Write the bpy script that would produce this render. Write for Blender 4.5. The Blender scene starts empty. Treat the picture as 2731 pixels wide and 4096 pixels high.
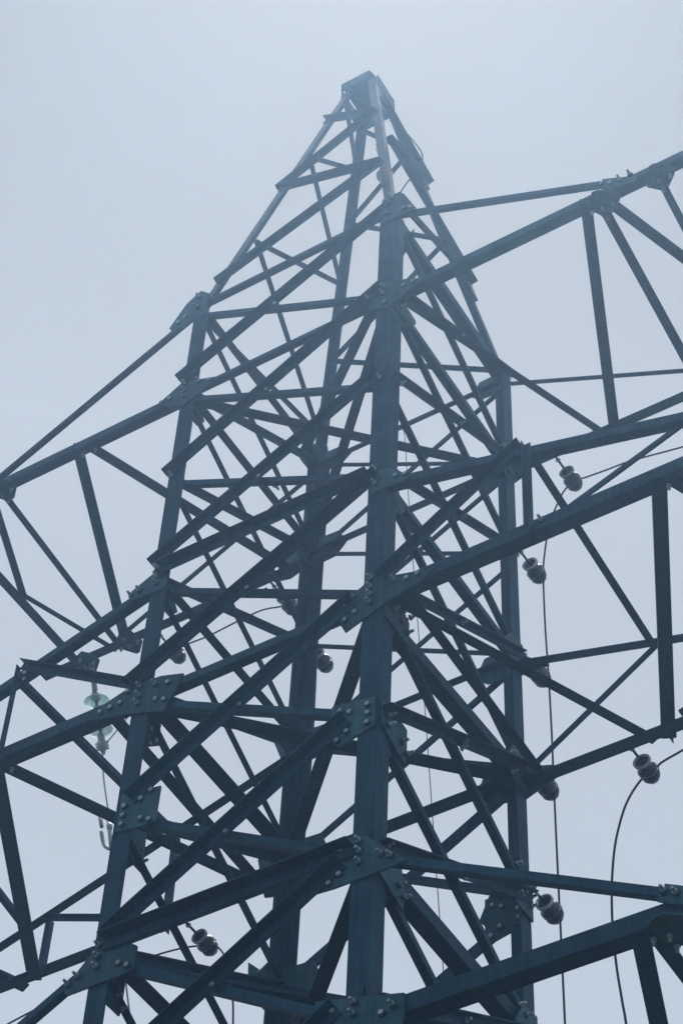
import bpy, math, random
from mathutils import Vector, Matrix
random.seed(7)
sc = bpy.context.scene
COL = sc.collection
R = math.radians

# ------------------------------------------------------------------ camera
# The tower's shaft is 2 m square; level 0 is where the peak starts.
# Z0 lifts "metres from level 0" to metres above the ground.
CAMPOS = (6.1098, -9.1627, -15.7757)
YAW, PITCH, ROLL = -0.5905, 0.8847, 0.0586
Z0 = 1.6 - CAMPOS[2]
cam = bpy.data.cameras.new('camera')
cam.sensor_fit = 'VERTICAL'
cam.sensor_height = 24.0
cam.lens = 8796.81 / 4096 * 24.0
cam.clip_start, cam.clip_end = 0.1, 2000.0
camo = bpy.data.objects.new('camera', cam)
COL.objects.link(camo)
fw = Vector((math.sin(YAW) * math.cos(PITCH), math.cos(YAW) * math.cos(PITCH), math.sin(PITCH)))
r0 = Vector((math.cos(YAW), -math.sin(YAW), 0))
u0 = r0.cross(fw)
rr = r0 * math.cos(ROLL) + u0 * math.sin(ROLL)
uu = -r0 * math.sin(ROLL) + u0 * math.cos(ROLL)
M = Matrix((rr, uu, -fw)).transposed().to_4x4()
M.translation = (CAMPOS[0], CAMPOS[1], 1.6)
camo.matrix_world = M
sc.camera = camo

# ------------------------------------------------------------------ sky, sun, exposure
SUN_EL, SUN_AZ = R(74), R(-34)          # high behind the tower, veiled by the fog
w = bpy.data.worlds.new('World'); sc.world = w; w.use_nodes = True
nt = w.node_tree; nt.nodes.clear()
out = nt.nodes.new('ShaderNodeOutputWorld'); bg = nt.nodes.new('ShaderNodeBackground')
sky = nt.nodes.new('ShaderNodeTexSky'); sky.sky_type = 'NISHITA'; sky.sun_disc = False
sky.sun_elevation = SUN_EL; sky.sun_rotation = SUN_AZ; sky.dust_density = 6.0; sky.air_density = 1.0
tc = nt.nodes.new('ShaderNodeTexCoord'); sep = nt.nodes.new('ShaderNodeSeparateXYZ')
ramp = nt.nodes.new('ShaderNodeValToRGB')
nt.links.new(tc.outputs['Generated'], sep.inputs[0]); nt.links.new(sep.outputs['Z'], ramp.inputs[0])
ramp.color_ramp.elements[0].position = 0.5;  ramp.color_ramp.elements[0].color = (6.2, 7.0, 7.9, 1)
ramp.color_ramp.elements[1].position = 1.0;  ramp.color_ramp.elements[1].color = (0.5, 0.4, 0.3, 1)
e_ = ramp.color_ramp.elements.new(0.79); e_.color = (4.75, 5.3, 5.9, 1)
e_ = ramp.color_ramp.elements.new(0.90); e_.color = (1.8, 1.95, 2.05, 1)
mx = nt.nodes.new('ShaderNodeMix'); mx.data_type = 'RGBA'; mx.inputs[0].default_value = 0.92
nt.links.new(sky.outputs[0], mx.inputs[6]); nt.links.new(ramp.outputs[0], mx.inputs[7])
nt.links.new(mx.outputs[2], bg.inputs[0]); bg.inputs[1].default_value = 0.1
nt.links.new(bg.outputs[0], out.inputs[0])
sun = bpy.data.lights.new('sun', 'SUN'); sun.energy = 3.2; sun.angle = R(30); sun.color = (1.0, 0.91, 0.85)
suno = bpy.data.objects.new('sun', sun); COL.objects.link(suno)
sd = Vector((math.cos(SUN_EL) * math.sin(SUN_AZ), math.cos(SUN_EL) * math.cos(SUN_AZ), math.sin(SUN_EL)))
suno.rotation_euler = sd.to_track_quat('Z', 'Y').to_euler(); suno.location = sd * 60
FOG_DENSITY, FOG_G, FOG_COLOR = 0.0041, 0.84, (0.405, 0.66, 0.98, 1)
sc.view_settings.view_transform = 'Standard'; sc.view_settings.look = 'None'
sc.view_settings.exposure = 0.0; sc.view_settings.gamma = 1.0
sc.cycles.volume_bounces = 1; sc.cycles.max_bounces = 6
sc.cycles.use_denoising = True

# ------------------------------------------------------------------ materials
def node_mat(name):
    m = bpy.data.materials.new(name); m.use_nodes = True
    return m, m.node_tree, m.node_tree.nodes['Principled BSDF']
def steel(name, c0, c1, rough=0.62, metal=0.0, rust=0.12, spec=0.10):
    m, t, b = node_mat(name)
    co = t.nodes.new('ShaderNodeTexCoord'); oi = t.nodes.new('ShaderNodeObjectInfo')
    add = t.nodes.new('ShaderNodeVectorMath'); add.operation = 'ADD'
    sca = t.nodes.new('ShaderNodeVectorMath'); sca.operation = 'SCALE'; sca.inputs['Scale'].default_value = 37.0
    t.links.new(oi.outputs['Random'], sca.inputs[0])
    t.links.new(co.outputs['Object'], add.inputs[0]); t.links.new(sca.outputs[0], add.inputs[1])
    n1 = t.nodes.new('ShaderNodeTexNoise'); n1.inputs['Scale'].default_value = 5.0; n1.inputs['Detail'].default_value = 7.0
    n1.inputs['Roughness'].default_value = 0.65
    n2 = t.nodes.new('ShaderNodeTexNoise'); n2.inputs['Scale'].default_value = 42.0; n2.inputs['Detail'].default_value = 4.0
    n3 = t.nodes.new('ShaderNodeTexNoise'); n3.inputs['Scale'].default_value = 11.0; n3.inputs['Detail'].default_value = 6.0
    for n in (n1, n2, n3): t.links.new(add.outputs[0], n.inputs['Vector'])
    r1 = t.nodes.new('ShaderNodeValToRGB')
    r1.color_ramp.elements[0].position = 0.34; r1.color_ramp.elements[0].color = c0 + (1,)
    r1.color_ramp.elements[1].position = 0.68; r1.color_ramp.elements[1].color = c1 + (1,)
    mp = t.nodes.new('ShaderNodeMapping'); mp.inputs['Scale'].default_value = (34.0, 34.0, 1.6)   # rain streaks
    n4 = t.nodes.new('ShaderNodeTexNoise'); n4.inputs['Scale'].default_value = 1.0; n4.inputs['Detail'].default_value = 3.0
    t.links.new(add.outputs[0], mp.inputs[0]); t.links.new(mp.outputs[0], n4.inputs['Vector'])
    mf = t.nodes.new('ShaderNodeMix'); mf.data_type = 'FLOAT'; mf.inputs[0].default_value = 0.4
    t.links.new(n1.outputs['Fac'], mf.inputs[2]); t.links.new(n4.outputs['Fac'], mf.inputs[3])
    t.links.new(mf.outputs[0], r1.inputs[0])
    r3 = t.nodes.new('ShaderNodeValToRGB')          # rust and dirt freckles
    r3.color_ramp.elements[0].position = 0.66; r3.color_ramp.elements[0].color = (0, 0, 0, 1)
    r3.color_ramp.elements[1].position = 0.76; r3.color_ramp.elements[1].color = (1, 1, 1, 1)
    t.links.new(n3.outputs['Fac'], r3.inputs[0])
    mul = t.nodes.new('ShaderNodeMath'); mul.operation = 'MULTIPLY'; mul.inputs[1].default_value = rust
    t.links.new(r3.outputs[0], mul.inputs[0])
    mixr = t.nodes.new('ShaderNodeMix'); mixr.data_type = 'RGBA'; mixr.inputs[7].default_value = (0.09, 0.045, 0.025, 1)
    t.links.new(mul.outputs[0], mixr.inputs[0]); t.links.new(r1.outputs[0], mixr.inputs[6])
    var = t.nodes.new('ShaderNodeMapRange'); var.inputs['To Min'].default_value = 0.78; var.inputs['To Max'].default_value = 1.2
    t.links.new(oi.outputs['Random'], var.inputs[0])
    hsv = t.nodes.new('ShaderNodeHueSaturation')
    t.links.new(mixr.outputs[2], hsv.inputs['Color']); t.links.new(var.outputs[0], hsv.inputs['Value'])
    t.links.new(hsv.outputs[0], b.inputs['Base Color'])
    rm = t.nodes.new('ShaderNodeMapRange'); rm.inputs['To Min'].default_value = rough - 0.14; rm.inputs['To Max'].default_value = rough + 0.16
    t.links.new(n2.outputs['Fac'], rm.inputs[0]); t.links.new(rm.outputs[0], b.inputs['Roughness'])
    bp = t.nodes.new('ShaderNodeBump'); bp.inputs['Strength'].default_value = 0.12; bp.inputs['Distance'].default_value = 0.004
    t.links.new(n2.outputs['Fac'], bp.inputs['Height']); t.links.new(bp.outputs[0], b.inputs['Normal'])
    b.inputs['Metallic'].default_value = metal
    b.inputs['Specular IOR Level'].default_value = spec
    return m
STEEL = steel('weathered_steel', (0.003, 0.026, 0.052), (0.020, 0.072, 0.110))
PLATE = steel('plate_steel', (0.008, 0.046, 0.068), (0.045, 0.115, 0.145), rough=0.5)
ZINC = steel('zinc_bolt', (0.16, 0.21, 0.24), (0.38, 0.44, 0.46), rough=0.4, metal=0.35, rust=0.3, spec=0.4)
PORC = steel('brown_glaze', (0.030, 0.034, 0.050), (0.05, 0.05, 0.065), rough=0.3, rust=0.0, spec=0.5)
RIM = steel('unglazed_rim', (0.36, 0.39, 0.40), (0.50, 0.52, 0.52), rough=0.7, rust=0.0)
CABLE = steel('cable_sheath', (0.010, 0.020, 0.030), (0.02, 0.035, 0.05), rough=0.6, rust=0.0)
ALU = steel('grey_fitting', (0.22, 0.26, 0.28), (0.34, 0.38, 0.39), rough=0.45, metal=0.4, rust=0.0, spec=0.4)
GLASS, t, b = node_mat('green_glass')
b.inputs['Base Color'].default_value = (0.58, 0.78, 0.77, 1); b.inputs['Roughness'].default_value = 0.6
b.inputs['Transmission Weight'].default_value = 0.5; b.inputs['IOR'].default_value = 1.18
DIM_GLASS, t, b = node_mat('dimmed_green_glass')  # same green glass, colour darkened and less clear to cut sun glare at peak
b.inputs['Base Color'].default_value = (0.45, 0.62, 0.61, 1); b.inputs['Roughness'].default_value = 0.5
b.inputs['Transmission Weight'].default_value = 0.12
GROUND, t, b = node_mat('wet_grass')
n = t.nodes.new('ShaderNodeTexNoise'); n.inputs['Scale'].default_value = 3.0; n.inputs['Detail'].default_value = 8.0
rp = t.nodes.new('ShaderNodeValToRGB'); rp.color_ramp.elements[0].color = (0.02, 0.035, 0.02, 1); rp.color_ramp.elements[1].color = (0.07, 0.085, 0.05, 1)
t.links.new(n.outputs['Fac'], rp.inputs[0]); t.links.new(rp.outputs[0], b.inputs['Base Color']); b.inputs['Roughness'].default_value = 0.9

# ------------------------------------------------------------------ mesh helpers
def W(p): return Vector((p[0], p[1], p[2] + Z0))
def link(name, verts, faces, mat, parent=None, smooth=False, mats=None):
    """verts in world metres; origin goes to their middle"""
    c = sum((Vector(v) for v in verts), Vector()) / len(verts)
    me = bpy.data.meshes.new(name)
    me.from_pydata([tuple(Vector(v) - c) for v in verts], [], faces); me.update()
    me.materials.append(mat)
    if smooth: me.polygons.foreach_set('use_smooth', [True] * len(me.polygons))
    o = bpy.data.objects.new(name, me); COL.objects.link(o)
    place(o, c, parent)
    return o
def place(o, c, parent):
    if parent is not None:
        o.parent = parent
        q = parent; off = Vector(c)
        while q is not None:
            off -= q.location; q = q.parent
        o.location = off
    else:
        o.location = c
def tag(o, label, cat, group=None):
    o['label'] = label; o['category'] = cat
    if group: o['group'] = group
    return o
def empty(name, loc):
    o = bpy.data.objects.new(name, None); COL.objects.link(o); o.location = loc; o.empty_display_size = 0.2
    return o
def angle_iron(name, p0, p1, f1, f2, b, parent, t=None, mode='center', ext=0.0, mat=None):
    """L section from p0 to p1 (level-0 metres). f1: the flat flange, f2: the standing flange.
    mode center: node line runs along the middle of flange 1; heel: node line is the heel."""
    mat = mat or STEEL
    p0, p1 = W(p0), W(p1); a = (p1 - p0).normalized()
    p0 = p0 - a * ext; p1 = p1 + a * ext
    f1 = Vector(f1); f1 = (f1 - a * f1.dot(a)).normalized()
    g = a.cross(f1); f2 = Vector(f2)
    f2 = g if g.dot(f2) > 0 else -g
    t = t or max(0.006, b * 0.11)
    off = f1 * (-b / 2) if mode == 'center' else Vector()
    prof = [(0, 0), (b, 0), (b, t), (t * 1.35, t), (t, t * 1.35), (t, b), (0, b)]
    v = []
    for q in (p0, p1):
        for (x, y) in prof: v.append(q + off + f1 * x + f2 * y)
    n = len(prof)
    fs = [tuple(range(n))[::-1], tuple(range(n, 2 * n))]
    for i in range(n): fs.append((i, (i + 1) % n, n + (i + 1) % n, n + i))
    if a.dot(f1.cross(f2)) < 0: fs = [tuple(reversed(f)) for f in fs]
    return link(name, v, fs, mat, parent)
def plate(name, plane, val, pts, th, parent, mat=None, holes=()):
    mat = mat or PLATE
    def mk(q, off):
        i = 'xyz'.index(plane); l = list(q); l.insert(i, val + off); return W(l)
    n = len(pts)
    v = [mk(q, -th / 2) for q in pts] + [mk(q, th / 2) for q in pts]
    fs = [tuple(range(n)), tuple(range(2 * n - 1, n - 1, -1))]
    for i in range(n): fs.append((i, n + i, n + (i + 1) % n, (i + 1) % n))
    return link(name, v, fs, mat, parent)
def tube(name, pts, r, mat, parent=None, seg=8, sub=5):
    P = [Vector(p) for p in pts]
    if sub > 1 and len(P) > 2:
        Q = []
        for i in range(len(P) - 1):
            a, b, c, d = P[max(i - 1, 0)], P[i], P[i + 1], P[min(i + 2, len(P) - 1)]
            for k in range(sub):
                s = k / sub
                Q.append(0.5 * (2 * b + (c - a) * s + (2 * a - 5 * b + 4 * c - d) * s * s + (3 * b - a - 3 * c + d) * s ** 3))
        P = Q + [P[-1]]
    v, fs = [], []
    ref = Vector((0.3, 0.9, 0.2))
    for i, p in enumerate(P):
        a = (P[min(i + 1, len(P) - 1)] - P[max(i - 1, 0)]).normalized()
        e = (ref - a * ref.dot(a)).normalized(); f = a.cross(e)
        for k in range(seg):
            h = 2 * math.pi * k / seg
            v.append(p + (e * math.cos(h) + f * math.sin(h)) * r)
    for i in range(len(P) - 1):
        for k in range(seg):
            fs.append((i * seg + k, i * seg + (k + 1) % seg, (i + 1) * seg + (k + 1) % seg, (i + 1) * seg + k))
    fs.append(tuple(range(seg))[::-1]); fs.append(tuple(range(len(v) - seg, len(v))))
    return link(name, v, fs, mat, parent, smooth=True)
def lathe(name, base, axis, prof, mat, parent, seg=20):
    """prof: (distance along axis, radius)"""
    base = Vector(base); a = Vector(axis).normalized()
    ref = Vector((0, 0, 1)) if abs(a.z) < 0.9 else Vector((1, 0, 0))
    e = (ref - a * ref.dot(a)).normalized(); f = a.cross(e)
    v, fs = [], []
    for (d, r) in prof:
        for k in range(seg):
            h = 2 * math.pi * k / seg
            v.append(base + a * d + (e * math.cos(h) + f * math.sin(h)) * max(r, 0.0004))
    for i in range(len(prof) - 1):
        for k in range(seg):
            fs.append((i * seg + k, i * seg + (k + 1) % seg, (i + 1) * seg + (k + 1) % seg, (i + 1) * seg + k))
    return link(name, v, fs, mat, parent, smooth=True)
# gusset plates: plane, position, outline;  bolts: direction, kind (n nut and shank, h head), places
PLATES=[
('y',-1.012,[(0.878, 0.217), (1.046, 0.206), (1.091, 0.134), (1.206, -0.173), (0.974, -0.174), (0.876, -0.175), (0.873, 0.099)]),
('y',-1.012,[(0.886, -1.056), (1.094, -1.166), (1.281, -1.279), (1.081, -1.411), (0.969, -1.467), (0.866, -1.408), (0.789, -1.365)]),
('y',-1.012,[(0.883, -3.501), (1.021, -3.529), (1.053, -3.556), (1.212, -3.75), (0.932, -3.742), (0.892, -3.766)]),
('y',-1.012,[(0.841, -4.715), (0.89, -4.684), (1.009, -4.7), (1.049, -4.716), (1.411, -4.838), (1.296, -4.907), (1.055, -4.962), (0.863, -5.045), (0.733, -5.097), (0.605, -4.797), (0.763, -4.749)]),
('y',-1.012,[(0.666, -5.768), (0.983, -5.83), (0.986, -6.08), (0.726, -6.154), (0.666, -6.052)]),
('y',-1.012,[(0.67, -6.949), (0.904, -6.956), (0.962, -6.992), (1.166, -7.219), (1.239, -7.295), (1.049, -7.305), (0.748, -7.303), (0.6, -7.289)]),
('y',-1.012,[(0.666, -8.089), (1.238, -8.243), (1.237, -8.397), (1.222, -8.441), (1.145, -8.496), (0.679, -8.327)]),
('y',-1.012,[(-0.95, 0.208), (-0.852, 0.094), (-0.858, -0.195), (-1.193, -0.242), (-1.243, -0.157), (-1.093, 0.105), (-0.988, 0.186)]),
('y',-1.012,[(-1.252, -1.285), (-0.993, -1.114), (-0.649, -1.273), (-0.813, -1.399), (-0.95, -1.465), (-1.212, -1.303)]),
('y',-1.012,[(-1.177, -3.636), (-0.995, -3.538), (-0.855, -3.66), (-0.865, -3.761), (-1.186, -3.738)]),
('y',-1.012,[(-1.313, -4.804), (-1.031, -4.716), (-0.769, -4.741), (-0.576, -4.814), (-0.705, -5.113), (-0.981, -5.007), (-1.378, -4.879)]),
('y',-1.012,[(-0.957, -5.796), (-0.874, -5.799), (-0.64, -5.845), (-0.647, -6.156), (-0.839, -6.137), (-0.959, -6.105)]),
('y',-1.012,[(-0.866, -7.001), (-0.652, -7.17), (-0.657, -7.344), (-0.739, -7.36), (-0.993, -7.359), (-1.146, -7.359), (-1.183, -7.306), (-1.005, -7.1), (-0.923, -7.003)]),
('x',1.012,[(-0.982, -1.455), (-0.899, -1.258), (-0.779, -1.23), (-0.668, -1.249), (-0.667, -1.292), (-0.805, -1.388), (-0.952, -1.452)]),
('x',1.012,[(-0.989, -4.941), (-0.862, -4.778), (-0.796, -4.751), (-0.674, -4.837), (-0.685, -5.061), (-0.984, -5.049)]),
('x',1.012,[(-0.982, -5.834), (-0.824, -5.819), (-0.676, -5.848), (-0.675, -6.005), (-0.694, -6.166), (-0.972, -6.052)]),
('x',1.012,[(-0.953, -7.243), (-0.712, -7.007), (-0.662, -7.185), (-0.679, -7.334), (-0.746, -7.308)]),
('x',-0.985,[(-0.827, -5.928), (-0.687, -5.839), (-0.673, -6.075), (-0.682, -6.182), (-0.859, -6.177), (-0.87, -6.008)]),
('x',-0.985,[(-0.865, -7.22), (-0.685, -7.054), (-0.685, -7.193), (-0.694, -7.354), (-0.863, -7.355)]),
('x',-0.985,[(-0.839, -4.863), (-0.703, -4.781), (-0.683, -5.026), (-0.836, -5.171)]),
('y',1.02,[(0.986, -4.714), (1.211, -4.801), (1.308, -4.897), (1.216, -4.934), (0.979, -5.028), (0.828, -4.953), (0.773, -4.639)]),
('y',1.02,[(0.82, -1.127), (1.111, -1.172), (1.11, -1.396), (0.982, -1.453), (0.804, -1.308)]),
('y',0.985,[(0.667, -5.846), (0.799, -5.873), (0.885, -5.959), (0.878, -6.198), (0.68, -6.243), (0.663, -6.1)]),
('y',1.02,[(0.86, -3.599), (1.024, -3.572), (1.222, -3.774), (1.061, -3.766), (0.986, -3.762)]),
('y',0.985,[(-1.25, -4.613), (-1.381, -4.414), (-0.861, -4.681), (-0.759, -4.901), (-0.877, -5.145), (-1.17, -5.059), (-1.258, -4.661)]),
('y',0.985,[(-1.263, -5.629), (-1.116, -5.778), (-0.872, -5.906), (-0.66, -5.932), (-0.663, -6.273), (-1.101, -6.109), (-1.247, -5.887)]),
('y',0.985,[(-1.204, -3.442), (-1.053, -3.373), (-0.733, -3.585), (-0.792, -3.793), (-1.093, -3.843), (-1.13, -3.646)]),
('y',0.985,[(-1.24, -0.899), (-1.106, -0.925), (-0.886, -1.347), (-1.025, -1.403), (-1.177, -1.468), (-1.35, -1.421), (-1.299, -1.212)]),
('y',0.985,[(-1.056, 0.361), (-0.889, 0.215), (-0.854, -0.092), (-1.06, -0.056), (-1.186, 0.213)]),
('z',-1.334,[(2.784, -1.074), (2.835, -1.068), (2.873, -1.038), (2.975, -0.964), (2.937, -0.909), (2.836, -0.838), (2.758, -0.854), (2.698, -0.969), (2.75, -1.029)]),
('z',-1.334,[(3.258, -1.062), (3.301, -1.065), (3.339, -1.034), (3.419, -0.962), (3.396, -0.913), (3.31, -0.835), (3.249, -0.829), (3.171, -0.909), (3.196, -1.002)]),
('y',-1.02,[(2.865, -1.136), (3.153, -1.323), (3.107, -1.377), (2.919, -1.312), (2.818, -1.209)]),
('z',-1.397,[(-3.313, 0.85), (-3.237, 0.931), (-3.23, 1.021), (-3.347, 1.127), (-3.419, 1.078), (-3.481, 1.007), (-3.45, 0.934), (-3.389, 0.878)]),
('z',-1.397,[(-2.906, 0.847), (-2.781, 0.847), (-2.76, 1.017), (-2.851, 1.108), (-2.889, 1.114), (-2.973, 1.004), (-3.007, 0.932)]),
('z',-1.334,[(-2.795, -1.077), (-2.687, -0.961), (-2.725, -0.927), (-2.808, -0.846), (-2.874, -0.836), (-2.924, -0.904), (-2.95, -1.015)]),
('z',-8.374,[(2.686, -1.038), (2.735, -1.079), (2.793, -1.081), (2.877, -1.023), (2.875, -0.912), (2.774, -0.808), (2.693, -0.892)]),
('y',-1.02,[(2.797, -8.139), (2.942, -8.221), (2.917, -8.329), (2.835, -8.291), (2.742, -8.232)]),
]
BOLTS=[
('-y','n',[(0.926, -1.03, -4.683), (0.925, -1.03, -4.767), (0.926, -1.03, -4.842), (0.925, -1.03, -4.918), (0.791, -1.03, -4.802), (1.106, -1.03, -4.798), (0.926, -1.03, -3.504), (0.928, -1.03, -3.665)]),
('-y','h',[(1.204, -1.03, -4.834), (1.286, -1.03, -4.836), (0.725, -1.03, -4.838), (0.809, -1.03, -4.952), (0.736, -1.03, -4.991), (1.097, -1.03, -3.677), (1.172, -1.03, -3.705)]),
('+x','n',[(1.03, -0.896, -4.911), (1.03, -0.757, -4.788), (1.03, -0.681, -4.79), (1.03, -0.787, -4.931), (1.03, -0.718, -4.978)]),
('-y','n',[(0.925, -1.03, -1.256), (0.708, -1.03, -1.238), (0.79, -1.03, -1.227), (0.929, -1.03, -1.177), (0.933, -1.03, -2.395)]),
('-y','h',[(1.118, -1.03, -1.283), (1.202, -1.03, -1.289), (0.947, -1.03, -1.397)]),
('+x','n',[(1.03, -0.916, -1.366), (1.03, -0.894, -2.371), (1.03, 0.02, -0.65)]),
('-y','n',[(0.942, -1.03, 0.078), (0.939, -1.03, -0.061), (0.978, -1.03, 0.151)]),
('-y','h',[(1.094, -1.03, -0.117), (1.161, -1.03, -0.156)]),
('-y','h',[(0.94, -1.03, -5.887), (0.943, -1.03, -5.968), (0.942, -1.03, -6.049), (0.738, -1.03, -5.852), (0.808, -1.03, -5.893), (0.793, -1.03, -6.057), (0.727, -1.03, -6.105)]),
('+x','n',[(1.03, -0.917, -5.854), (1.03, -0.914, -5.933), (1.03, -0.911, -6.01), (1.03, -0.753, -6.02), (1.03, -0.691, -6.072), (1.03, 0.012, -5.415)]),
('-y','n',[(0.919, -1.03, -7.022), (0.924, -1.03, -7.104), (0.925, -1.03, -7.188), (1.071, -1.03, -7.19), (1.136, -1.03, -7.23), (0.927, -1.03, -8.199), (0.924, -1.03, -8.276), (1.175, -1.03, -8.31)]),
('-y','h',[(0.723, -1.03, -6.999), (0.795, -1.03, -7.041), (0.79, -1.03, -7.223), (0.723, -1.03, -7.267), (0.789, -1.03, -8.208), (1.106, -1.03, -8.337)]),
('+x','n',[(1.03, -0.752, -7.193), (1.03, -0.691, -7.244), (1.03, -0.899, -7.002), (1.03, 0.035, -6.528)]),
('-y','n',[(-0.935, -1.03, -4.775), (-0.931, -1.03, -4.866), (-0.932, -1.03, -4.943), (-0.801, -1.03, -4.818), (-0.938, -1.03, -3.603), (-0.932, -1.03, -3.684), (-1.083, -1.03, -3.676), (-1.157, -1.03, -3.694)]),
('-y','h',[(-0.692, -1.03, -4.854), (-0.779, -1.03, -4.976), (-0.705, -1.03, -5.017), (-1.091, -1.03, -4.858), (-1.175, -1.03, -4.861), (-1.26, -1.03, -4.865), (-1.038, -1.03, -4.769)]),
('-y','h',[(-0.91, -1.03, -5.914), (-0.909, -1.03, -5.997), (-0.912, -1.03, -6.074), (-0.758, -1.03, -6.087), (-0.689, -1.03, -6.129), (-0.704, -1.03, -5.864), (-0.779, -1.03, -5.907), (-0.764, -1.03, -7.269), (-0.698, -1.03, -7.309), (-0.697, -1.03, -7.027)]),
('-y','n',[(-0.94, -1.03, -7.064), (-0.938, -1.03, -7.149), (-0.936, -1.03, -7.229), (-1.074, -1.03, -7.249), (-1.138, -1.03, -7.286)]),
('+x','n',[(-0.96, -0.781, -6.088), (-0.96, -0.714, -6.129), (-0.96, -0.781, -7.269), (-0.96, -0.715, -7.325)]),
('+x','h',[(-0.96, -0.823, -5.002), (-0.96, -0.752, -5.046), (-0.96, -0.815, -5.126)]),
('-y','n',[(-0.954, -1.03, -1.18), (-0.953, -1.03, -1.27), (-0.95, -1.03, -1.355), (-0.947, -1.03, -2.402), (-0.947, -1.03, -3.506), (-0.941, -1.03, -3.595)]),
('-y','h',[(-1.096, -1.03, -1.288), (-1.182, -1.03, -1.288)]),
('-y','n',[(-0.813, -1.03, -1.239), (-0.953, -1.03, 0.097), (-0.952, -1.03, -0.062)]),
('-y','h',[(-0.708, -1.03, -1.288), (-1.073, -1.03, -0.119), (-1.138, -1.03, -0.156)]),
('+x','n',[(1.02, 0.767, -5.841), (1.02, 0.758, -6.099), (1.02, 0.831, -6.054), (1.02, 0.962, -5.905), (1.02, 0.97, -5.976), (1.02, 0.97, -6.057), (1.02, 0.753, -7.019), (1.02, 0.844, -7.04)]),
('+x','n',[(1.02, 0.738, -4.833), (1.02, 0.822, -4.836), (1.02, 0.921, -4.757), (1.02, 0.748, -5.01)]),
('+y','h',[(0.735, 0.96, -5.938), (0.805, 0.96, -5.976), (0.927, 0.96, -6.043), (0.932, 0.96, -6.122), (0.789, 0.96, -6.142), (0.72, 0.96, -6.197)]),
('+y','n',[(1.121, 1.0, -4.901)]),
('-z','n',[(2.716, -0.932, -1.342), (2.801, -0.928, -1.342), (2.885, -0.925, -1.342), (2.798, -0.837, -1.342), (3.189, -0.93, -1.342), (3.272, -0.932, -1.342), (3.36, -0.928, -1.342), (3.27, -0.844, -1.342)]),
('-y','n',[(3.004, -1.035, -1.275), (3.09, -1.035, -1.273)]),
('-y','h',[(2.858, -1.035, -1.205), (2.923, -1.035, -1.25)]),
('-z','n',[(-2.022, -0.943, -1.342), (-1.898, -0.942, -1.342), (-2.765, -0.941, -1.342), (-2.863, -0.933, -1.342), (-2.863, -0.853, -1.342)]),
('-z','n',[(-2.873, 0.901, -1.405), (-2.875, 0.988, -1.405), (-2.788, 0.984, -1.405), (-2.965, 0.983, -1.405), (-3.366, 0.91, -1.405), (-3.272, 0.989, -1.405), (-3.368, 0.998, -1.405), (-3.457, 0.994, -1.405)]),
('-z','n',[(-2.116, -0.899, -4.886)]),
('-y','h',[(-2.049, -1.04, -4.074), (-2.041, -1.04, -4.146)]),
('-z','n',[(3.051, -0.933, -4.886)]),
('-y','n',[(2.197, -1.02, -4.814)]),
('-y','h',[(2.126, -1.02, -4.83), (2.106, -1.02, -4.002)]),
('-z','n',[(2.667, -0.935, -8.382), (2.753, -0.927, -8.382), (2.75, -0.832, -8.382)]),
('-y','n',[(2.792, -1.04, -8.195), (2.857, -1.04, -8.235)]),
]  # 174
# ------------------------------------------------------------------ ground
g = 100.0
N = 24; gv = []; gf = []
for j in range(N + 1):
    for i in range(N + 1):
        x, y = -g + 2 * g * i / N, -g + 2 * g * j / N
        gv.append((x, y, -0.12 + 0.1 * math.sin(x * 0.13) * math.cos(y * 0.11)))
for j in range(N):
    for i in range(N):
        k = j * (N + 1) + i; gf.append((k, k + 1, k + N + 2, k + N + 1))
o = link('ground', gv, gf, GROUND, smooth=True); o['kind'] = 'structure'

# ------------------------------------------------------------------ lattice tower
T = empty('transmission_tower', (0, 0, 0))
tag(T, 'dark steel lattice power tower with pointed peak and crossarms, fading upward into fog', 'tower')
LV = [0.0, -1.25, -2.42, -3.6, -4.79, -5.97, -7.10, -8.23]
zz = -8.23
while zz > -16.2: zz -= 1.17; LV.append(round(zz, 3))
CORNER = {'A': (1, -1), 'B': (-1, -1), 'C': (1, 1), 'D': (-1, 1)}
TAPER = 0.1882
def wz(z): return 1 - TAPER * z if z > 0 else 1.0
def corner(L, z):
    s = CORNER[L]; k = wz(z); return (s[0] * k, s[1] * k, z)
for L, (sx, sy) in CORNER.items():
    angle_iron('leg', (sx, sy, -Z0 - 0.1), (sx, sy, 0.0), (-sx, 0, 0), (0, -sy, 0), 0.146, T, t=0.014, mode='heel')
    angle_iron('peak_leg', corner(L, -0.12), corner(L, 4.43), (-sx, 0, 0), (0, -sy, 0), 0.078, T, t=0.009, mode='heel')
# faces: plane axis, position, outward sign, in-plane axis;  u=-1 and u=+1 are the two legs
FACE = {'AB': ('y', -1), 'AC': ('x', 1), 'CD': ('y', 1), 'BD': ('x', -1)}
def fp(face, u, z, off=0.0):
    ax, s = FACE[face]; k = wz(z)
    return (u * k, s * (k + off), z) if ax == 'y' else (s * (k + off), u * k, z)
def fn(face):
    ax, s = FACE[face]; return Vector((0, s, 0)) if ax == 'y' else Vector((s, 0, 0))
def face_member(name, face, u0, z0, u1, z1, b, outside=True, ext=0.045, top=True):
    n = fn(face); off = 0.022 if outside else -0.016
    a, c = fp(face, u0, z0, off), fp(face, u1, z1, off)
    ax = (Vector(c) - Vector(a)).normalized(); side = n.cross(ax)
    if side.z > 0: side = -side
    if not top: side = -side                 # side points from the heel along the flat flange
    return angle_iron(name, a, c, side, n if outside else -n, b, T, ext=ext)
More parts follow.
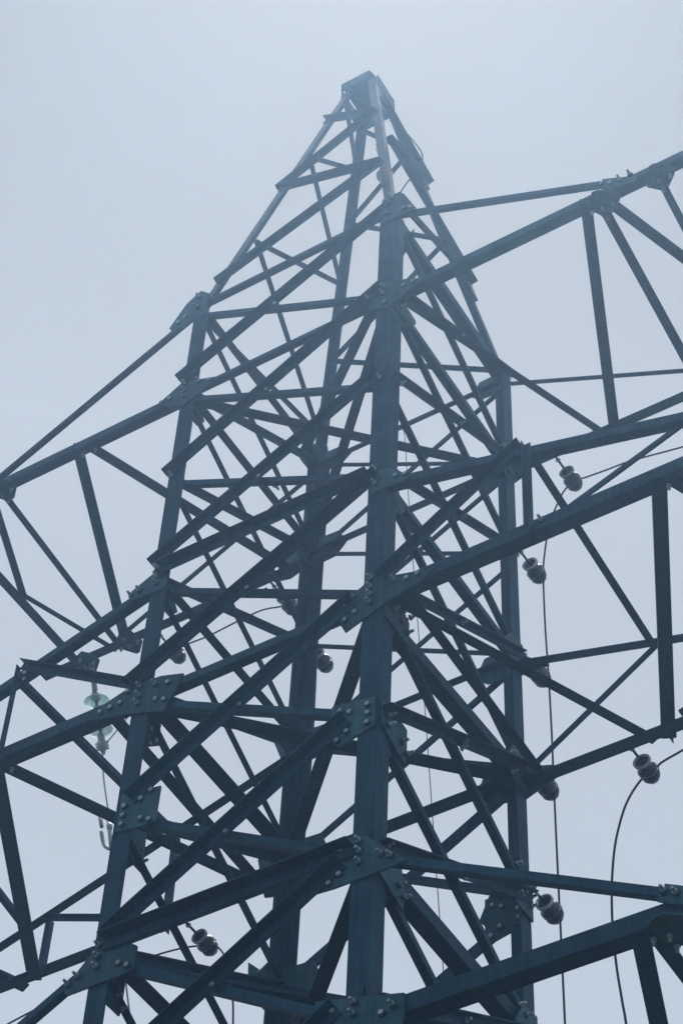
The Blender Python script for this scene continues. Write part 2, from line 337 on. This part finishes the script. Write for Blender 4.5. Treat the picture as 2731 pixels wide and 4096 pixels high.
XS = [(0.92, -0.02, -1.0, -1.09), (0.92, -1.17, -0.98, -2.36), (0.91, -2.34, -0.98, -3.44), (0.93, -3.60, -1.01, -4.72),
      (0.79, -4.85, -0.83, -5.87), (0.77, -5.98, -0.85, -7.0), (0.78, -7.17, -0.85, -8.22)]
XF = [(-0.85, -0.18, 0.81, -1.15), (-0.84, -1.4, 0.83, -2.37), (-0.86, -2.49, 0.86, -3.48), (-0.85, -3.76, 0.75, -4.68),
      (-0.66, -5.04, 0.67, -5.79), (-0.66, -6.14, 0.71, -6.97), (-0.66, -7.32, 0.66, -8.13)]
for k in range(7, len(LV) - 1):
    XS.append((0.8, LV[k], -0.85, LV[k + 1] + 0.06)); XF.append((-0.8, LV[k] - 0.08, 0.8, LV[k + 1] + 0.06))
for k in range(len(XS)):
    u0, z0, u1, z1 = XS[k]; v0, y0, v1, y1 = XF[k]
    bb = 0.08 if k >= 3 else 0.068
    face_member('cross_brace', 'AB', u0, z0, u1, z1, bb, ext=0.022 if k < 3 else 0.035)
    face_member('cross_brace', 'AB', v0, y0, v1, y1, 0.048 if k < 4 else 0.058, outside=False, ext=0.1, top=False)
    # the three other faces repeat the panel
    for f in ('AC', 'BD'):
        face_member('cross_brace', f, -0.93, LV[k] - 0.06, 0.93, LV[k + 1] + 0.1, 0.046 if k < 4 else 0.058, outside=False, top=False)
        face_member('cross_brace', f, 0.93, LV[k] - 0.04, -0.93, LV[k + 1] + 0.06, 0.054 if k < 4 else 0.068, outside=(f == 'AC'))
    face_member('cross_brace', 'CD', 0.93, LV[k] - 0.04, -0.93, LV[k + 1] + 0.06, 0.046 if k < 3 else 0.062 if k < 4 else 0.098, outside=True)
    face_member('cross_brace', 'CD', -0.93, LV[k] - 0.04, 0.93, LV[k + 1] + 0.06, 0.044 if k < 3 else 0.056 if k < 4 else 0.075, outside=False, top=False)
# horizontals round the shaft
def horizontal(face, u0, u1, z, b, style):
    n = fn(face)
    if style == 'chord':   # upright flange outside, lower flange reaching inwards
        a, c = fp(face, u0, z, 0.002), fp(face, u1, z, 0.002)
        return angle_iron('horizontal_brace', a, c, (0, 0, 1), -n, b, T)
    a, c = fp(face, u0, z, 0.03), fp(face, u1, z, 0.03)
    return angle_iron('horizontal_brace', a, c, (0, 0, -1), n, b, T)
for z, st, b in ((0.03, 'chord', 0.05), (-1.27, 'chord', 0.054), (-3.56, 'top', 0.078), (-4.86, 'chord', 0.075), (-7.08, 'top', 0.09), (-8.26, 'chord', 0.09)):
    horizontal('AB', 0.88, -0.9, z, b, st)
for z, b in ((-0.03, 0.10), (-1.27, 0.07), (-3.6, 0.072), (-4.84, 0.125), (-7.1, 0.115), (-8.26, 0.10)):
    for f in ('AC', 'BD'):
        n = fn(f)
        za = -4.98 if f == 'AC' and z == -4.84 else z
        angle_iron('horizontal_brace', fp(f, -0.9, za, -0.03), fp(f, 0.9, z, -0.03), -n, (0, 0, 1), min(b, .10) if f == 'AC' and z > -5 else 0.066 if f == 'BD' and z > -1 else b, T, mode='heel')
    angle_iron('horizontal_brace', fp('CD', -0.92, z, -0.02), fp('CD', 0.92, z, -0.02), (0, 0, 1), (0, -1, 0), (.05 if z > -1 else .066) if z > -4 else .112, T)
# plan bracing inside the shaft at the crossarm levels
def plan_brace(p0, p1, b, name='plan_brace', z=None, up=1):
    p0, p1 = list(p0), list(p1)
    d = Vector(p1) - Vector(p0); s = Vector((d.y, -d.x, 0))
    if s.dot(Vector((0.5, -0.8, 0))) < 0: s = -s
    return angle_iron(name, p0, p1, s, (0, 0, up), b, T)
for z, b in ((-0.06, 0.085), (-1.30, 0.08), (-4.86, 0.105), (-7.14, 0.10), (-8.3, 0.10)):
    if z == -0.06: plan_brace((1, -0.77, z), (-1, 0.77, z), b)
    else:
        plan_brace((0.93, -0.95, z), (-0.95, 0.93, z), b)
        plan_brace((-0.93, -0.93, z - 0.02), (0.93, 0.93, z - 0.02), b + 0.01)
# lacing of the peak: alternating nodes, turned from face to face
ND1, ND2 = [4.25, 3.0, 1.34, -0.05], [3.62, 2.1, 0.28]
def lacing(face, uodd, b):
    """uodd: the leg that carries the ND1 nodes"""
    seq = []
    for i in range(3):
        seq.append((uodd, ND1[i])); seq.append((-uodd, ND2[i]))
    seq.append((uodd, ND1[3]))
    for i in range(1 if face in ('AB', 'AC') else 0, len(seq) - 1):
        (ua, za), (ub, zb) = seq[i], seq[i + 1]
        if face == 'AB' and i == 5: continue
        face_member('peak_brace', face, ua * (0.92 if ua > 0 else 0.85), za, ub * (0.92 if ub > 0 else 0.85), zb, b, outside=face in ('AB', 'AC'), ext=0.012)
lacing('AB', 1, 0.062); lacing('BD', -1, 0.036)
for (ua, za), (ub, zb) in (((-1, 2.12), (1, 2.95)), ((-1, 2.12), (1, 1.32)), ((-1, 3.55), (1, 2.95)), ((-1, 0.2), (1, 1.32))):
    face_member('peak_brace', 'AC', ua * 0.95, za, ub * 0.95, zb, 0.06 if za > 1 else 0.045, ext=0.02)
for (ua, za), (ub, zb) in (((1, 3.5), (-1, 4.2)), ((1, 3.5), (-1, 2.9)), ((1, 2.02), (-1, 2.9)), ((1, 2.02), (-1, 1.17)), ((1, 0.1), (-1, 1.17))):
    face_member('peak_brace', 'CD', ua * 0.95, za, ub * 0.95, zb, 0.036, outside=False, ext=0.02)
for z0, z1 in ((2.88, 3.55), (1.12, 1.72)):                       # splice angles on the peak leg
    k = 1.012
    a, c = corner('C', z0), corner('C', z1)
    angle_iron('splice_angle', (a[0] + .012, a[1] + .012, z0), (c[0] + .012, c[1] + .012, z1), (-1, 0, 0), (0, -1, 0), 0.10, T, mode='heel')
# cap of the peak
wc = 0.178
plate('cap_plate', 'z', 4.43, [(-wc, -wc), (wc, -wc), (wc + .03, wc), (-wc, wc)], 0.014, T)
plate('cap_rim', 'y', -0.205, [(-0.20, 4.39), (-0.20, 4.53), (0.13, 4.53), (0.19, 4.39)], 0.014, T)
plate('cap_rim', 'x', 0.195, [(-0.17, 4.32), (-0.15, 4.47), (0.18, 4.44), (0.19, 4.30), (0.05, 4.02), (-0.02, 3.96)], 0.012, T)
plate('cap_rim', 'y', 0.20, [(-0.2, 4.18), (0.2, 4.18), (0.19, 4.43), (-0.19, 4.43)], 0.012, T)
plate('cap_rim', 'x', -0.20, [(-0.2, 4.18), (0.2, 4.18), (0.19, 4.43), (-0.19, 4.43)], 0.012, T)

# ------------------------------------------------------------------ crossarms (parts of the tower)
def chord(x0, x1, y, z, b, z1=None, name='crossarm_chord'):
    s = -1 if y < 0 else 1
    z1 = z if z1 is None else z1
    y = y + s * 0.003
    p0, p1 = (x0, y, z), (x1, y, z1)
    return angle_iron(name, p0, p1, (0, 0, 1), (0, -s, 0), b, T, mode='heel', ext=0.02)
for s in (1, -1):
    for y in (-1, 1):
        d = 0.06 if y > 0 else 0.0            # the far chords sit slightly lower
        chord(s * 0.88, s * 3.8, y, -1.32 - d, 0.088)
        chord(s * 1.02, s * 2.95, y, -0.12, 0.045, -1.22, 'crossarm_tie')
        chord(s * 0.86, s * 5.0, y, -4.87 - d * (1.4 if s > 0 else 2.1), 0.108)
        chord(s * 1.0, s * 4.6, y, -3.70, 0.075, -4.83, 'crossarm_tie')
        chord(s * 0.84, s * 3.8, y, -8.36 - d, 0.118)
        chord(s * 1.02, s * 2.95, y, -7.20, 0.056, -8.30, 'crossarm_tie')
Z1, Z3, Z6 = -1.325, -4.875, -8.365
for p0, p1, b in (((1.05, -0.95), (1.86, 1.0), 0.062), ((2.70, -1.0), (1.93, 1.0), 0.088), ((2.80, -1.0), (2.73, 1.0), 0.075),
                  ((2.84, -0.98), (3.6, 1.0), 0.088), ((3.28, -1.0), (3.2, 1.0), 0.06),
                  ((-1.95, -1.0), (-1.15, 1.0), 0.092), ((-2.04, -1.0), (-2.92, 1.0), 0.092), ((-2.87, -0.98), (-2.98, 1.0), 0.06),
                  ((-2.95, -1.0), (-3.42, 0.1), 0.066), ((-3.475, -1.0), (-3.43, 1.02), 0.088), ((-3.42, 0.08), (-3.03, 1.0), 0.05)):
    plan_brace(p0 + (Z1,), p1 + (Z1 - (0.07 if p1[1] > 0.5 else 0.0),), b, 'crossarm_brace')
for p0, p1, b in (((1.16, -0.95), (1.16, 1.0), 0.07), ((-1.2, -1.0), (-1.2, 0.95), 0.095), ((1.05, -0.95), (2.0, 1.02), 0.075), ((3.02, -1.0), (2.09, 1.04), 0.096),
                  ((-2.2, -1.0), (-1.2, 1.0), 0.11), ((-2.2, -1.0), (-3.34, 1.05), 0.11), ((-4.45, -1.0), (-3.46, 1.1), 0.105), ((4.2, -1.0), (3.3, 1.0), 0.09), ((3.05, -1), (4.0, 1), 0.075)):
    plan_brace(p0 + (Z3,), p1 + (Z3 - (0.07 if p1[1] > 0.5 else 0.0),), b, 'crossarm_brace')
for p0, p1, b in (((1.05, -0.95), (1.86, 1.0), 0.09), ((2.62, -1.0), (1.95, 1.0), 0.10), ((2.68, -1.0), (2.70, 1.0), 0.09),
                  ((-1.95, -1.0), (-1.15, 1.0), 0.09), ((-2.1, -1.0), (-2.92, 1.0), 0.09)):
    plan_brace(p0 + (Z6,), p1 + (Z6 - (0.07 if p1[1] > 0.5 else 0.0),), b, 'crossarm_brace')
def web(p0, p1, b, inside=False):
    s = -1 if p0[1] < 0 else 1
    d = Vector(p1) - Vector(p0); side = Vector((d.z, 0, -d.x))
    if side.z > 0: side = -side
    o_ = s * (-0.006 if inside else 0.035)
    q0 = (p0[0], p0[1] + o_, p0[2]); q1 = (p1[0], p1[1] + o_, p1[2])
    return angle_iron('crossarm_web', q0, q1, side, (0, -s if inside else s, 0), b, T, ext=0.03)
for s in (1, -1):
    for y in (-1, 1):
        web((s * 2.13, y, -4.02), (s * 2.125, y, -4.84 if y < 0 else -4.93), 0.05)
        web((s * 1.03, y, -4.72), (s * 2.07, y, -3.99), 0.062 if y < 0 else 0.05)
        web((s * 3.22, y, -4.42), (s * 2.25, y, -4.82), 0.044, True)
        web((s * 3.30, y, -4.40), (s * 3.30, y, -4.86), 0.05)
    angle_iron('crossarm_brace', (s * 2.14, -0.97, -4.09), (s * 2.08, 0.97, -4.07), (s, 0, 0), (0, 0, 1), 0.056, T)
angle_iron('crossarm_brace', (-3.2, -0.97, -4.42), (-3.43, 0.97, -4.5), (-1, 0, 0), (0, 0, 1), 0.05, T)

# ------------------------------------------------------------------ gusset plates and bolts
plates = []
for plane, val, pts in PLATES:
    plates.append((plane, val, pts, plate('gusset_plate', plane, val, pts, 0.014, T)))
for L, (sx, sy) in CORNER.items():                                # plates hidden from the front get a plain outline
    for z, h in ((0.0, .16), (-1.25, .2), (-3.6, .18), (-4.8, .24), (-5.97, .2), (-7.1, .22), (-8.25, .24)):
        if L in 'CD':
            plates.append(('y', sy, None, plate('gusset_plate', 'y', sy * 1.012 - sy * .03, [(sx * 1.0, z - h), (sx * 0.72, z - h * .9), (sx * 0.62, z - .05), (sx * 0.70, z + h * .7), (sx, z + h * .8)], 0.012, T)))
        if z != 0.0:
            off = sx * (1.012 if L in 'C' else 0.975)
            plates.append(('x', sx, None, plate('gusset_plate', 'x', off, [(sy * 1.0, z - h), (sy * 0.78, z - h), (sy * 0.70, z - .06), (sy * 0.82, z + h * .6), (sy, z + h * .7)], 0.012, T)))
def bolt_mesh(kind):
    me = bpy.data.meshes.new('bolt_' + kind); v, f = [], []
    def cyl(seg, r0, r1, z0, z1, rot=0.0):
        i0 = len(v)
        for z, r in ((z0, r0), (z1, r1)):
            for k in range(seg):
                h = 2 * math.pi * k / seg + rot; v.append((r * math.cos(h), r * math.sin(h), z))
        for k in range(seg): f.append((i0 + k, i0 + (k + 1) % seg, i0 + seg + (k + 1) % seg, i0 + seg + k))
        f.append(tuple(range(i0 + seg, i0 + 2 * seg)))
    cyl(12, 0.023, 0.023, -0.004, 0.003); nw = len(f)
    if kind == 'h': cyl(6, 0.0172, 0.0172, 0.003, 0.013); cyl(6, 0.0172, 0.0135, 0.013, 0.015)
    else:
        cyl(6, 0.0172, 0.0172, 0.003, 0.018, 0.4); cyl(6, 0.0172, 0.0135, 0.018, 0.020, 0.4); cyl(10, 0.0105, 0.0105, 0.02, 0.046); cyl(10, 0.0105, 0.0085, 0.046, 0.049)
    me.from_pydata(v, [], f); me.update(); me.materials.append(ZINC); me.materials.append(STEEL)
    for i in range(nw): me.polygons[i].material_index = 1
    return me
BM = {'h': bolt_mesh('h'), 'n': bolt_mesh('n')}
def nearest_plate(plane, p):
    best = None
    for q in plates:
        if q[0] != plane or q[2] is None: continue
        d = (q[3].location - Vector(p)).length + 4 * abs(q[1] - p['xyz'.index(plane)])
        if best is None or d < best[0]: best = (d, q[3])
    return best[1] if best and best[0] < 0.55 else T
nb = 0
def bolt(p, direction, kind, parent=None):
    global nb
    d = Vector(direction).normalized(); P = W(p)
    o = bpy.data.objects.new('bolt', BM[kind]); COL.objects.link(o)
    o.rotation_mode = 'QUATERNION'
    o.rotation_quaternion = d.to_track_quat('Z', 'Y') @ Matrix.Rotation(random.uniform(0, 6.28), 4, 'Z').to_quaternion()
    place(o, P, parent or T); nb += 1
    return o
for dr, kind, pts in BOLTS:
    ax = dr[1]
    for p in pts:
        d = [0, 0, 0]; i = 'xyz'.index(ax)
        d[i] = -1 if dr[0] == '-' else 1
        if ax == 'y' and p[1] > 0: d[1] = -1           # inner side of the far face
        bolt(p, d, kind, nearest_plate(ax, W(p)))
for k in range(7):                                      # bolts where the cross braces meet
    u0, z0, u1, z1 = XS[k]; v0, y0, v1, y1 = XF[k]
    m0 = (z1 - z0) / (u1 - u0); m1 = (y1 - y0) / (v1 - v0)
    x = (y0 - m1 * v0 - z0 + m0 * u0) / (m0 - m1)
    bolt((x, -1.031, z0 + m0 * (x - u0) - 0.012), (0, -1, 0), 'h')
    zc = (LV[k] + LV[k + 1]) / 2 + 0.02
    bolt((1.03, 0.02, zc), (1, 0, 0), 'n')
    bolt((0.0, -0.95, zc - .03), (0, 1, 0), 'n')

# ------------------------------------------------------------------ pin insulators on the far side
def pin_insulator(x, z, label):
    I = empty('pin_insulator', W((x, 1.0, z)))
    tag(I, label, 'insulator', 'brown pin insulators holding the down leads')
    jx = random.uniform(-.012, .012)
    y0 = 1.17; c = (x, y0, z); ax = (jx, 1, -0.06)
    sh = lathe('porcelain_body', W(c), ax, [(0.060, 0.012), (0.055, 0.034), (0.02, 0.052), (0.004, 0.057), (0.0, 0.062), (0.006, 0.066), (0.022, 0.065), (0.036, 0.054), (0.046, 0.050), (0.056, 0.050), (0.066, 0.062),
               (0.085, 0.074), (0.104, 0.074), (0.118, 0.064), (0.125, 0.055), (0.132, 0.056), (0.145, 0.066), (0.16, 0.068), (0.176, 0.060), (0.186, 0.047), (0.197, 0.045), (0.206, 0.030), (0.208, 0.0)], PORC, I)
    lathe('rim', W(c), ax, [(0.014, 0.0668), (-0.002, 0.0672), (-0.006, 0.062), (-0.003, 0.055), (0.012, 0.053)], RIM, sh)
    tube('pin', [W((x - 0.01, 0.985, z + 0.012)), W((x, y0 + 0.06, z))], 0.010, STEEL, I, seg=10, sub=1)
    lathe('pin_nut', W((x - 0.008, 1.03, z + 0.01)), (0, 1, 0), [(0, 0.0), (0, 0.022), (0.016, 0.022), (0.016, 0.0)], ZINC, I, seg=6)
    tube('binding_wire', [W((x + 0.072 * math.cos(h), y0 + 0.128, z + 0.066 * math.sin(h))) for h in [i * 2 * math.pi / 12 for i in range(13)]], 0.004, CABLE, I, seg=5, sub=1)
    return I
for x, z, lb in (
    (1.397, -1.384, 'brown insulator hanging off the right arm just above the long crossarm diagonal'),
    (1.022, -2.343, 'brown insulator beside the right-hand leg, second one down its lead'),
    (1.016, -3.541, 'insulator mostly hidden behind the right-hand leg where the thin tie starts'),
    (1.032, -4.722, 'insulator tucked under the big plate low on the right-hand leg'),
    (1.016, -5.863, 'lowest brown insulator beside the right-hand leg near the bottom crossarm'),
    (1.819, -4.920, 'brown insulator standing alone off the right middle crossarm, curved lead below it'),
    (-1.375, -1.416, 'brown insulator left of the rear leg inside the lattice, upper middle'),
    (-0.984, -2.347, 'dark insulator right of the rear leg with a lead running straight down'),
    (-2.570, -1.413, 'insulator half hidden behind a diagonal near the left-hand leg'),
    (-1.882, -4.997, 'brown insulator low on the left with a lead curving down from it'),
    (-0.992, -6.012, 'insulator behind the lattice at the bottom edge beside the rear leg')):
    pin_insulator(x, z, lb)
def wire(name, pts, r, label, cat, mat=None, group=None):
    o = tube(name, [W(p) for p in pts], r, mat or CABLE, None)
    return tag(o, label, cat, group)
down_r = [(2.9, 1.31, -1.62), (2.386, 1.3, -1.539), (1.931, 1.3, -1.434), (1.693, 1.3, -1.412), (1.513, 1.3, -1.393), (1.44, 1.3, -1.385), (1.32, 1.3, -1.43), (1.232, 1.3, -1.589), (1.159, 1.3, -1.773),
          (1.124, 1.3, -1.947), (1.085, 1.3, -2.226), (1.075, 1.3, -2.408), (1.07, 1.3, -2.642), (1.069, 1.3, -3.052), (1.076, 1.3, -3.596), (1.077, 1.3, -4.155), (1.073, 1.3, -4.684),
          (1.07, 1.3, -5.229), (1.068, 1.3, -5.745), (1.068, 1.3, -5.975), (1.066, 1.3, -6.382), (1.064, 1.3, -6.911), (1.06, 1.3, -8.2), (1.06, 1.3, -10.0), (1.06, 1.3, -16.0)]
wire('down_lead', down_r, 0.0075, 'black cable running down outside the right-hand leg over a row of insulators', 'cable', group='black down leads')
wire('down_lead', [(2.8, 1.3, -4.72), (2.264, 1.3, -4.777), (2.086, 1.3, -4.827), (1.921, 1.3, -4.867), (1.87, 1.3, -4.90), (1.752, 1.3, -4.957), (1.632, 1.3, -5.11), (1.551, 1.3, -5.319), (1.5, 1.3, -5.537), (1.464, 1.3, -5.834),
     (1.449, 1.3, -6.167), (1.456, 1.3, -6.498), (1.477, 1.3, -6.788), (1.498, 1.3, -7.102), (1.55, 1.3, -8.5), (1.55, 1.3, -16.0)], 0.0085, 'black cable curving down from the lone insulator on the right', 'cable', group='black down leads')
wire('down_lead', [(-2.95, 1.3, -1.40), (-2.668, 1.3, -1.334), (-2.481, 1.3, -1.318), (-2.245, 1.3, -1.33), (-1.97, 1.3, -1.304), (-1.695, 1.3, -1.293), (-1.508, 1.3, -1.349), (-1.379, 1.3, -1.386), (-1.2, 1.3, -1.6), (-1.09, 1.3, -2.0), (-1.067, 1.3, -2.337),
     (-1.058, 1.3, -2.81), (-1.054, 1.3, -3.409), (-1.065, 1.3, -3.925), (-1.074, 1.3, -4.551), (-1.072, 1.3, -4.939), (-1.071, 1.3, -5.434), (-1.074, 1.3, -5.826), (-1.066, 1.3, -6.21), (-1.06, 1.3, -8.0), (-1.06, 1.3, -16.0)], 0.0075,
     'black cable running down behind the rear leg', 'cable', group='black down leads')
wire('down_lead', [(-4.5, 1.3, -5.2), (-4.013, 1.3, -5.084), (-3.6, 1.3, -5.004), (-3.229, 1.3, -4.953), (-2.821, 1.3, -4.897), (-2.452, 1.3, -4.892), (-2.206, 1.3, -4.912), (-2.042, 1.3, -4.943), (-1.919, 1.3, -4.984), (-1.816, 1.3, -5.025),
     (-1.74, 1.3, -5.122), (-1.68, 1.3, -5.256), (-1.635, 1.3, -5.457), (-1.576, 1.3, -6.026), (-1.57, 1.3, -8.0), (-1.57, 1.3, -16.0)], 0.0075, 'black cable bending over the low left insulator and down', 'cable', group='black down leads')
wire('earth_wire', [(-0.11, 1.02, 0.02), (-0.10, 1.05, -0.1), (-0.066, 1.05, -0.707), (0.042, 1.05, -2.372), (0.135, 1.05, -3.632), (0.239, 1.05, -5.268), (0.318, 1.05, -6.524), (0.4, 1.05, -8.2), (0.7, 1.05, -16.9)], 0.0034,
     'very thin grey wire hanging straight down behind the lattice right of the front leg', 'wire')
wire('earth_wire', [(0.05, 0.35, 4.42), (0.086, 0.35, 4.40), (0.183, 0.35, 4.194), (0.278, 0.35, 3.927), (0.37, 0.35, 3.665), (0.439, 0.35, 3.428), (0.448, 0.35, 3.271), (0.427, 0.35, 3.178), (0.363, 0.35, 3.073), (0.292, 0.35, 3.012), (0.236, 0.35, 2.926), (0.194, 0.35, 2.853), (0.15, .35, 2.75)], 0.0072,
     'thin looping wire beside the peak of the tower', 'wire')
# ------------------------------------------------------------------ suspension strings of glass discs
def string(top, bot, nd, first, step, rad, label, sc_=1.0, glass=None):
    S = empty('insulator_string', W(top)); tag(S, label, 'insulator', 'glass insulator strings')
    top, bot = W(top), W(bot); a = (bot - top).normalized(); Ltot = (bot - top).length
    for i, s in enumerate((0.0, 0.055)):                                  # shackle links
        c = top + a * (s * sc_ + 0.01)
        e = Vector((1, 0, 0)) if i else Vector((0, 1, 0)); e = (e - a * e.dot(a)).normalized()
        tube('link', [c + (e * math.cos(h) * 0.024 + a * math.sin(h) * 0.04) * sc_ for h in [k * 2 * math.pi / 12 for k in range(13)]], 0.008 * sc_, ALU, S, seg=6, sub=1)
    lathe('socket', top + a * 0.10 * sc_, a, [(0, 0), (0, 0.022 * sc_), (first - 0.15 * sc_, 0.026 * sc_), (first - 0.15 * sc_, 0)], ALU, S, seg=12)
    for i in range(nd):
        c = top + a * (first + step * i)
        lathe('glass_disc', c, a, [(k * sc_, r * rad / 0.11) for k, r in ((-0.022, 0.0), (-0.022, 0.034), (-0.016, 0.05), (-0.004, 0.085), (0.006, 0.108), (0.013, 0.11), (0.016, 0.106), (0.010, 0.09), (0.022, 0.084), (0.010, 0.072), (0.024, 0.062), (0.010, 0.05), (0.014, 0.03), (0.014, 0.0))], glass or GLASS, S, seg=32)
        lathe('cap', c, a, [(k * sc_, r * sc_) for k, r in ((-0.085, 0.0), (-0.085, 0.024), (-0.075, 0.034), (-0.045, 0.040), (-0.018, 0.043), (-0.012, 0.0))], ALU, S, seg=16)
        lathe('disc_pin', c + a * 0.012 * sc_, a, [(0, 0.018 * sc_), (0.02 * sc_, 0.014 * sc_), (max(step - 0.09 * sc_, 0.03), 0.013 * sc_)], ALU, S, seg=10)
    e = top + a * (first + step * (nd - 1) + 0.06 * sc_)
    lathe('clamp', e, a, [(0, 0.0), (0, 0.03 * sc_), (0.04 * sc_, 0.034 * sc_), (0.05 * sc_, 0.02 * sc_), (0.08 * sc_, 0.045 * sc_), (0.14 * sc_, 0.05 * sc_), (0.17 * sc_, 0.022 * sc_), (max((bot - e).length, 0.2 * sc_), 0.018 * sc_), (max((bot - e).length, 0.2 * sc_), 0.0)], ALU, S, seg=12)
    side = Vector((1, 0.3, 0)).normalized()
    for k in range(3):
        q = e + a * (0.09 + 0.03 * k) * sc_
        tube('clamp_bolt', [q - side * 0.06 * sc_, q + side * 0.06 * sc_], 0.009 * sc_, ZINC, S, seg=6, sub=1)
    return S
string((-3.32, 1.0, -1.36), (-3.25, 1.29, -2.30), 3, 0.44, 0.155, 0.112, 'glass disc insulator string hanging from the left arm plate')
string((-0.04, 0.27, 3.86), (0.13, 0.30, 2.72), 1, 0.62, 0.18, 0.085, 'glass disc insulator half hidden behind the peak leg', 0.85, DIM_GLASS)
wire('jumper_wire', [(-3.252, 1.28, -2.28), (-3.196, 1.28, -2.603), (-3.13, 1.28, -2.875), (-3.076, 1.28, -3.076), (-3.02, 1.28, -3.304), (-2.812, 1.28, -4.206), (-2.755, 1.28, -4.452), (-2.616, 1.28, -5.087), (-2.513, 1.28, -5.509), (-2.2, 1.28, -6.8), (-1.7, 1.28, -16.0)], 0.0075,
     'grey wire hanging below the glass insulator string on the left', 'wire', ALU)
wire('jumper_wire', [(-3.252, 1.28, -2.21), (-3.204, 1.28, -2.198), (-3.15, 1.29, -2.12), (-3.091, 1.3, -2.031), (-3.027, 1.32, -1.901), (-2.99, 1.33, -1.8)], 0.0065,
     'short grey wire rising right from the clamp of the left insulator string', 'wire', ALU)
H = empty('arcing_horn', W((-3.05, 1.28, -3.2)))
tag(H, 'pale hooked metal tube beside the left leg on the hanging wire', 'horn')
tube('hook', [W(p) for p in ((-3.111, 1.28, -3.313), (-3.081, 1.28, -3.419), (-3.047, 1.28, -3.498), (-3.009, 1.28, -3.538), (-2.978, 1.28, -3.556), (-2.95, 1.28, -3.53))], 0.017, ALU, H)
tube('upper_tube', [W((-3.16, 1.28, -3.10)), W((-3.116, 1.28, -3.254))], 0.017, ALU, H, sub=1)
tube('sleeve', [W((-3.059, 1.28, -3.20)), W((-2.985, 1.28, -3.53))], 0.013, ALU, H, sub=1)
lathe('clamp', W((-3.04, 1.28, -3.25)), (0.22, 0, -1), [(0, 0), (0, 0.022), (0.04, 0.028), (0.08, 0.02), (0.08, 0)], ALU, H, seg=10)

# ------------------------------------------------------------------ fog
x = 106.0; z0, z1 = -1.3, 4.7 + Z0
v = [(-x, -x, z0), (x, -x, z0), (x, x, z0), (-x, x, z0), (-x, -x, z1), (x, -x, z1), (x, x, z1), (-x, x, z1)]
HZ = bpy.data.materials.new('fog'); HZ.use_nodes = True; t = HZ.node_tree; t.nodes.clear()
om = t.nodes.new('ShaderNodeOutputMaterial'); pv = t.nodes.new('ShaderNodeVolumePrincipled')
pv.inputs['Density'].default_value = FOG_DENSITY; pv.inputs['Anisotropy'].default_value = FOG_G; pv.inputs['Color'].default_value = FOG_COLOR
t.links.new(pv.outputs[0], om.inputs['Volume'])
o = link('haze', v, [(0, 3, 2, 1), (4, 5, 6, 7), (0, 1, 5, 4), (1, 2, 6, 5), (2, 3, 7, 6), (3, 0, 4, 7)], HZ); o['kind'] = 'stuff'
